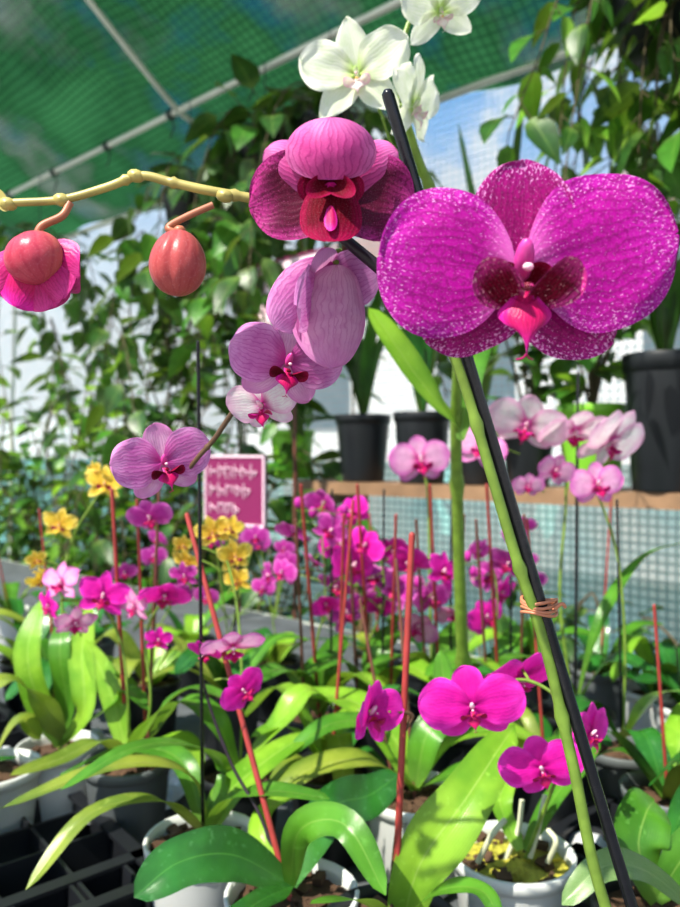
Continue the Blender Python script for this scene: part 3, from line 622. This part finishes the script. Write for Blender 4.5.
for i,(px,py,m) in enumerate(((668,790,'pot_grey'),(690,705,'pot_white'),(545,760,'pot_black'),(655,690,'pot_white'),(330,768,'pot_black'),(30,660,'pot_black'),(150,680,'pot_black'),(-60,680,'pot_white'),(230,690,'pot_black'),(275,660,'pot_black'),(380,655,'pot_grey'),(525,660,'pot_black'),(600,668,'pot_grey'),(90,640,'pot_grey'),(745,830,'pot_black'),(-90,830,'pot_black'),(10,610,'pot_white'),(190,640,'pot_black'),(60,700,'pot_black'))):
    e,t=plant('young_orchid',px,py,.05,mat=m,chips=6); c=t
    mb=MB()
    for k in range(7):
        a=k*2.4+i; L=R.uniform(.07,.15); dv=Vector((math.cos(a),math.sin(a),0))
        strap(mb,[c,c+dv*L*.5+Vector((0,0,L*R.uniform(.35,.8))),c+dv*L+Vector((0,0,L*R.uniform(.1,.7)))],0,R.choice(['leaf_green','leaf_bright','leaf_dark','leaf_dark','leaf_olive']),W=R.uniform(.026,.044))
    mb.build('leaves',e)
    if i%2==0: stake(e,t,t+Vector((R.uniform(-.03,.03),R.uniform(-.03,.03),R.uniform(.2,.35))),.002,R.choice(['stake_brown','stake_red','stake_black']))
    if i in(6,8,9,11): 
        for k in range(4): 
            v=t+Vector((R.uniform(-.05,.05),R.uniform(-.04,.04),R.uniform(.14,.26))); flower_obj(e,v,.022,'purple',R.uniform(-40,40),R.uniform(0,30),0,q=.7,to=t+Vector((0,0,.05+.1*R.random())))
# ================================================================ BACKGROUND PLANTS
def leaflet(mb,p,dv,up,L,W,mat):
    dv=dv.normalized(); s=dv.cross(up); 
    if s.length<.05: s=dv.orthogonal()
    s.normalize(); n=s.cross(dv); rows=[];uvs=[]
    for i,(u,w) in enumerate(((0,.08),(.12,.72),(.35,1),(.6,.8),(.82,.42),(1,.03))):
        c=p+dv*(L*u)-n*(L*.25*u*u)
        rows.append([c-s*W*w/2+n*W*w*.12,c,c+s*W*w/2+n*W*w*.12]); uvs.append([(u,0),(u,.5),(u,1)])
    mb.grid(rows,uvs,mat)
def inside(v,lo=1.58,hi=1.98):
    n=v.dot(Nn); m=min(max(n,lo if v.z<1.0 else .9),hi); return v+Nn*(m-n)
def vine(mb,pts,r,ls,step,mats,wr=.6,spread=1.):
    q=[inside(v) for v in cat(pts,10)]; mb.tube(q,lerpr(r,r*.5,len(q)),'twig',5); acc=0;k=0
    for a,b in zip(q,q[1:]):
        acc+=(b-a).length
        while acc>step:
            acc-=step;k+=1; t=(b-a)
            if t.length<1e-5: continue
            t.normalize(); o=t.orthogonal().normalized(); o=Matrix.Rotation(k*2.4+R.uniform(-.6,.6),3,t)@o
            dv=(o*spread+t*.5+Vector((0,0,-.35))); L=ls*R.uniform(.55,1.35); pet=b+dv.normalized()*L*.35
            mb.tube([b,pet],r*.35+.0004,'twig',4,False)
            d2=dv+Vector((R.uniform(-.5,.5),R.uniform(-.5,.5),R.uniform(-.6,.3)))
            if (pet+d2.normalized()*L).dot(Nn)>2.08: d2=d2-Nn*(2*d2.dot(Nn))
            leaflet(mb,pet,d2,Vector((R.uniform(-.6,.6),R.uniform(-.6,.6),1)),L,L*wr,R.choice(mats))
def jitter(v,s): return v+Vector((R.uniform(-s,s),R.uniform(-s,s),R.uniform(-s,s)))
DK=['foliage_dark','foliage_dark','foliage_dark','foliage_mid']; MD=['foliage_dark','foliage_dark','foliage_mid','foliage_mid','foliage_bright']; BR=['foliage_dark','foliage_mid','foliage_bright','foliage_bright']
def climber(name,px,n,top,cnt,ls,mats,potm='pot_black',spread=.35,z0=.0,lo=.5,wr=.6):
    e=empty(name); b=S(px,n,z0); pot(e,b,.11,.24,potm); mb=MB()
    for i in range(cnt):
        p=b+Vector((0,0,.2)); pts=[p]; h=R.uniform(lo,1)*top; a=R.uniform(-1,1); dirv=(U*a+Nn*R.uniform(-.5,.5))*spread
        for k in range(1,6): pts.append(jitter(b+dirv*(k/5)**.8+Vector((0,0,.2+(h-.2-z0)*k/5)),.07))
        if R.random()<.6: pts.append(pts[-1]+dirv*.5+Vector((0,0,-.15))); pts.append(pts[-1]+dirv*.3+Vector((0,0,-.3)))
        vine(mb,pts,.005,ls,ls*.55,mats,wr)
    mb.build('vines',e)
for px,top,cnt,ls,mt in ((-70,2.2,7,.12,MD),(-10,1.9,6,.10,MD),(35,2.3,6,.13,DK),(68,1.7,6,.09,BR),(110,2.0,7,.12,DK),(150,2.35,8,.12,DK),(190,2.35,9,.11,DK),(225,2.35,8,.12,DK),(285,2.35,7,.10,DK)):
    climber('climbing_vine',px,1.84,top,cnt,ls,mt,spread=.42,lo=.45,wr=R.uniform(.45,.75))
def hanging(name,px,n,ztop,L,cnt,ls,mats,spread=.35):
    e=empty(name); c=S(px,n,ztop); mb=MB()
    mb.lathe(c+Vector((0,0,-.14)),[(.001,0),(.07,0),(.10,.12),(.105,.13),(.095,.13),(.09,.11),(.001,.11)],'pot_black',18)
    for a in(0,2.1,4.2): mb.tube([c+Vector((.1*math.cos(a),.1*math.sin(a),-.01)),c+Vector((0,0,.14))],.0015,'wire_dark',5)
    mb.tube([c+Vector((0,0,.14)),c+Vector((0,0,2.56-ztop if n>1.6 else 2.62-ztop))],.002,'wire_dark',5)
    for i in range(cnt):
        a=R.random()*6.28; dv=Vector((math.cos(a),math.sin(a),0))*R.uniform(.3,1)*spread; l=L*R.uniform(.4,1)
        pts=[c+dv*.1,c+dv*.4+Vector((0,0,.08)),c+dv*.8+Vector((0,0,-.02)),jitter(c+dv+Vector((0,0,-l*.5)),.04),jitter(c+dv*1.1+Vector((0,0,-l)),.05)]
        vine(mb,pts,.003,ls,ls*.5,mats,R.uniform(.5,.75))
    mb.build('trailing_vines',e)
hanging('hanging_basket_plant',330,1.72,2.28,.6,12,.11,DK); hanging('hanging_basket_plant',265,1.72,2.3,.7,12,.11,DK); hanging('hanging_basket_plant',190,1.72,2.2,.6,9,.10,DK)
hanging('hanging_basket_plant',662,1.66,2.24,.62,17,.09,MD,.30); hanging('hanging_basket_plant',745,1.5,2.1,.45,12,.10,DK,.32); hanging('hanging_basket_plant',40,1.72,2.2,.6,8,.10,DK)
def shelfplant(name,px,r,h,mat,kind,L,n=1.86):
    e=empty(name); c=S(px,n,1.162); t=pot(e,c,r,h,mat,chips=0); mb=MB()
    if kind=='strap':
        for k in range(13):
            a=k*2.4; dv=Vector((math.cos(a),math.sin(a),0)); l=L*R.uniform(.6,1.1)
            strap(mb,[t,t+dv*l*.12+Vector((0,0,l*.5)),inside(t+dv*l*R.uniform(.2,.4)+Vector((0,0,l*R.uniform(.8,1))))],0,R.choice(['foliage_dark','foliage_mid','leaf_dark']),W=R.uniform(.03,.05),nv=4,p=1.7)
    else:
        for k in range(10):
            a=R.random()*6.28; dv=Vector((math.cos(a),math.sin(a),0))*R.uniform(.05,.2)
            vine(mb,[t,t+dv*.2+Vector((0,0,L*.35)),jitter(t+dv*.7+Vector((0,0,L*.7)),.03),jitter(t+dv+Vector((0,0,L*R.uniform(.8,1.2))),.04)],.004,.09,.05,DK if kind=='dark' else MD,.7)
    mb.build('foliage',e)
shelfplant('shelf_pot_plant',292,.078,.17,'pot_green','mid',.45,1.86); shelfplant('shelf_pot_plant',363,.088,.21,'pot_black','strap',.55,1.84)
shelfplant('shelf_pot_plant',422,.085,.21,'pot_black','strap',.55,1.84); shelfplant('shelf_pot_plant',478,.06,.15,'pot_black','strap',.95); shelfplant('shelf_pot_plant',528,.07,.16,'pot_black','dark',.5,1.84)
shelfplant('shelf_pot_plant',592,.085,.21,'pot_green','mid',.45,1.84); shelfplant('shelf_pot_plant',664,.092,.32,'pot_black','strap',.5,1.82); shelfplant('shelf_pot_plant',750,.085,.2,'pot_black','dark',.7)
climber('leafy_shrub',150,1.78,1.25,10,.07,BR,spread=.3); climber('leafy_shrub',40,1.78,1.25,10,.07,BR,spread=.3); climber('leafy_shrub',95,1.78,1.15,9,.06,MD,spread=.3); climber('leafy_shrub',650,1.78,.9,8,.08,DK,spread=.3); climber('leafy_shrub',520,1.78,.85,7,.07,DK,spread=.25); climber('leafy_shrub',320,1.78,.95,8,.07,MD,spread=.3)
def sign(name,c,w,h,back,frame,zb,ink,rot=0):
    e=empty(name); mb=MB(); c=Vector(c); Z=Vector((0,0,1)); X=Matrix.Rotation(rot,3,'Z')@U; Y=Matrix.Rotation(rot,3,'Z')@Nn
    mb.box(c,X*w/2,Y*.004,Z*h/2,back)
    for s in(-1,1): mb.box(c+X*s*(w/2-.003)-Y*.005,X*.003,Y*.003,Z*h/2,frame); mb.box(c+Z*s*(h/2-.003)-Y*.005,X*w/2,Y*.003,Z*.003,frame)
    mb.build('board',e,False); mb=MB()
    for r_ in range(3):
        z=h*(.27-.27*r_); x=-.40*w
        while x<.32*w*(1 if r_<2 else .4):
            lw=R.uniform(.07,.11)*w; hh=h*R.uniform(.07,.11); B0=c-Y*.007+X*x+Z*z
            mb.tube([B0+Z*hh,B0-Z*hh],.0018,ink,5)
            mb.tube(cat([B0+Z*hh*R.uniform(-.2,1),B0+X*lw+Z*hh*R.uniform(-.2,.9),B0+X*lw*R.uniform(.3,1)-Z*hh*R.uniform(.2,1)],4),.0018,ink,5); x+=lw*1.6
    mb.build('handwriting',e)
    mb=MB(); mb.tube([Vector((c.x,c.y,zb))+Y*.012,c+Y*.012+Z*h/2],.006,'stake_brown',8); mb.build('sign_stick',e)
sign('handwritten_sign',S(235,1.42,1.145),.26,.20,'sign_maroon','sign_white',BT,'sign_white')
sign('handwritten_sign',S(292,1.62,1.70),.30,.30,'sign_white','sign_maroon',0,'sign_maroon')

# ================================================================ camera
cam=bpy.data.cameras.new('camera'); co=bpy.data.objects.new('camera',cam); bpy.context.scene.collection.objects.link(co)
co.location=(0,0,CZ); co.rotation_euler=(math.pi/2,0,0); cam.sensor_width=36; cam.lens=F/907*36; cam.clip_start=.02
cam.dof.use_dof=True; cam.dof.focus_distance=.38; cam.dof.aperture_fstop=9.5
bpy.context.scene.camera=co
vs=bpy.context.scene.view_settings; vs.view_transform='Standard'; vs.look='None'; vs.exposure=0.22; vs.gamma=.88
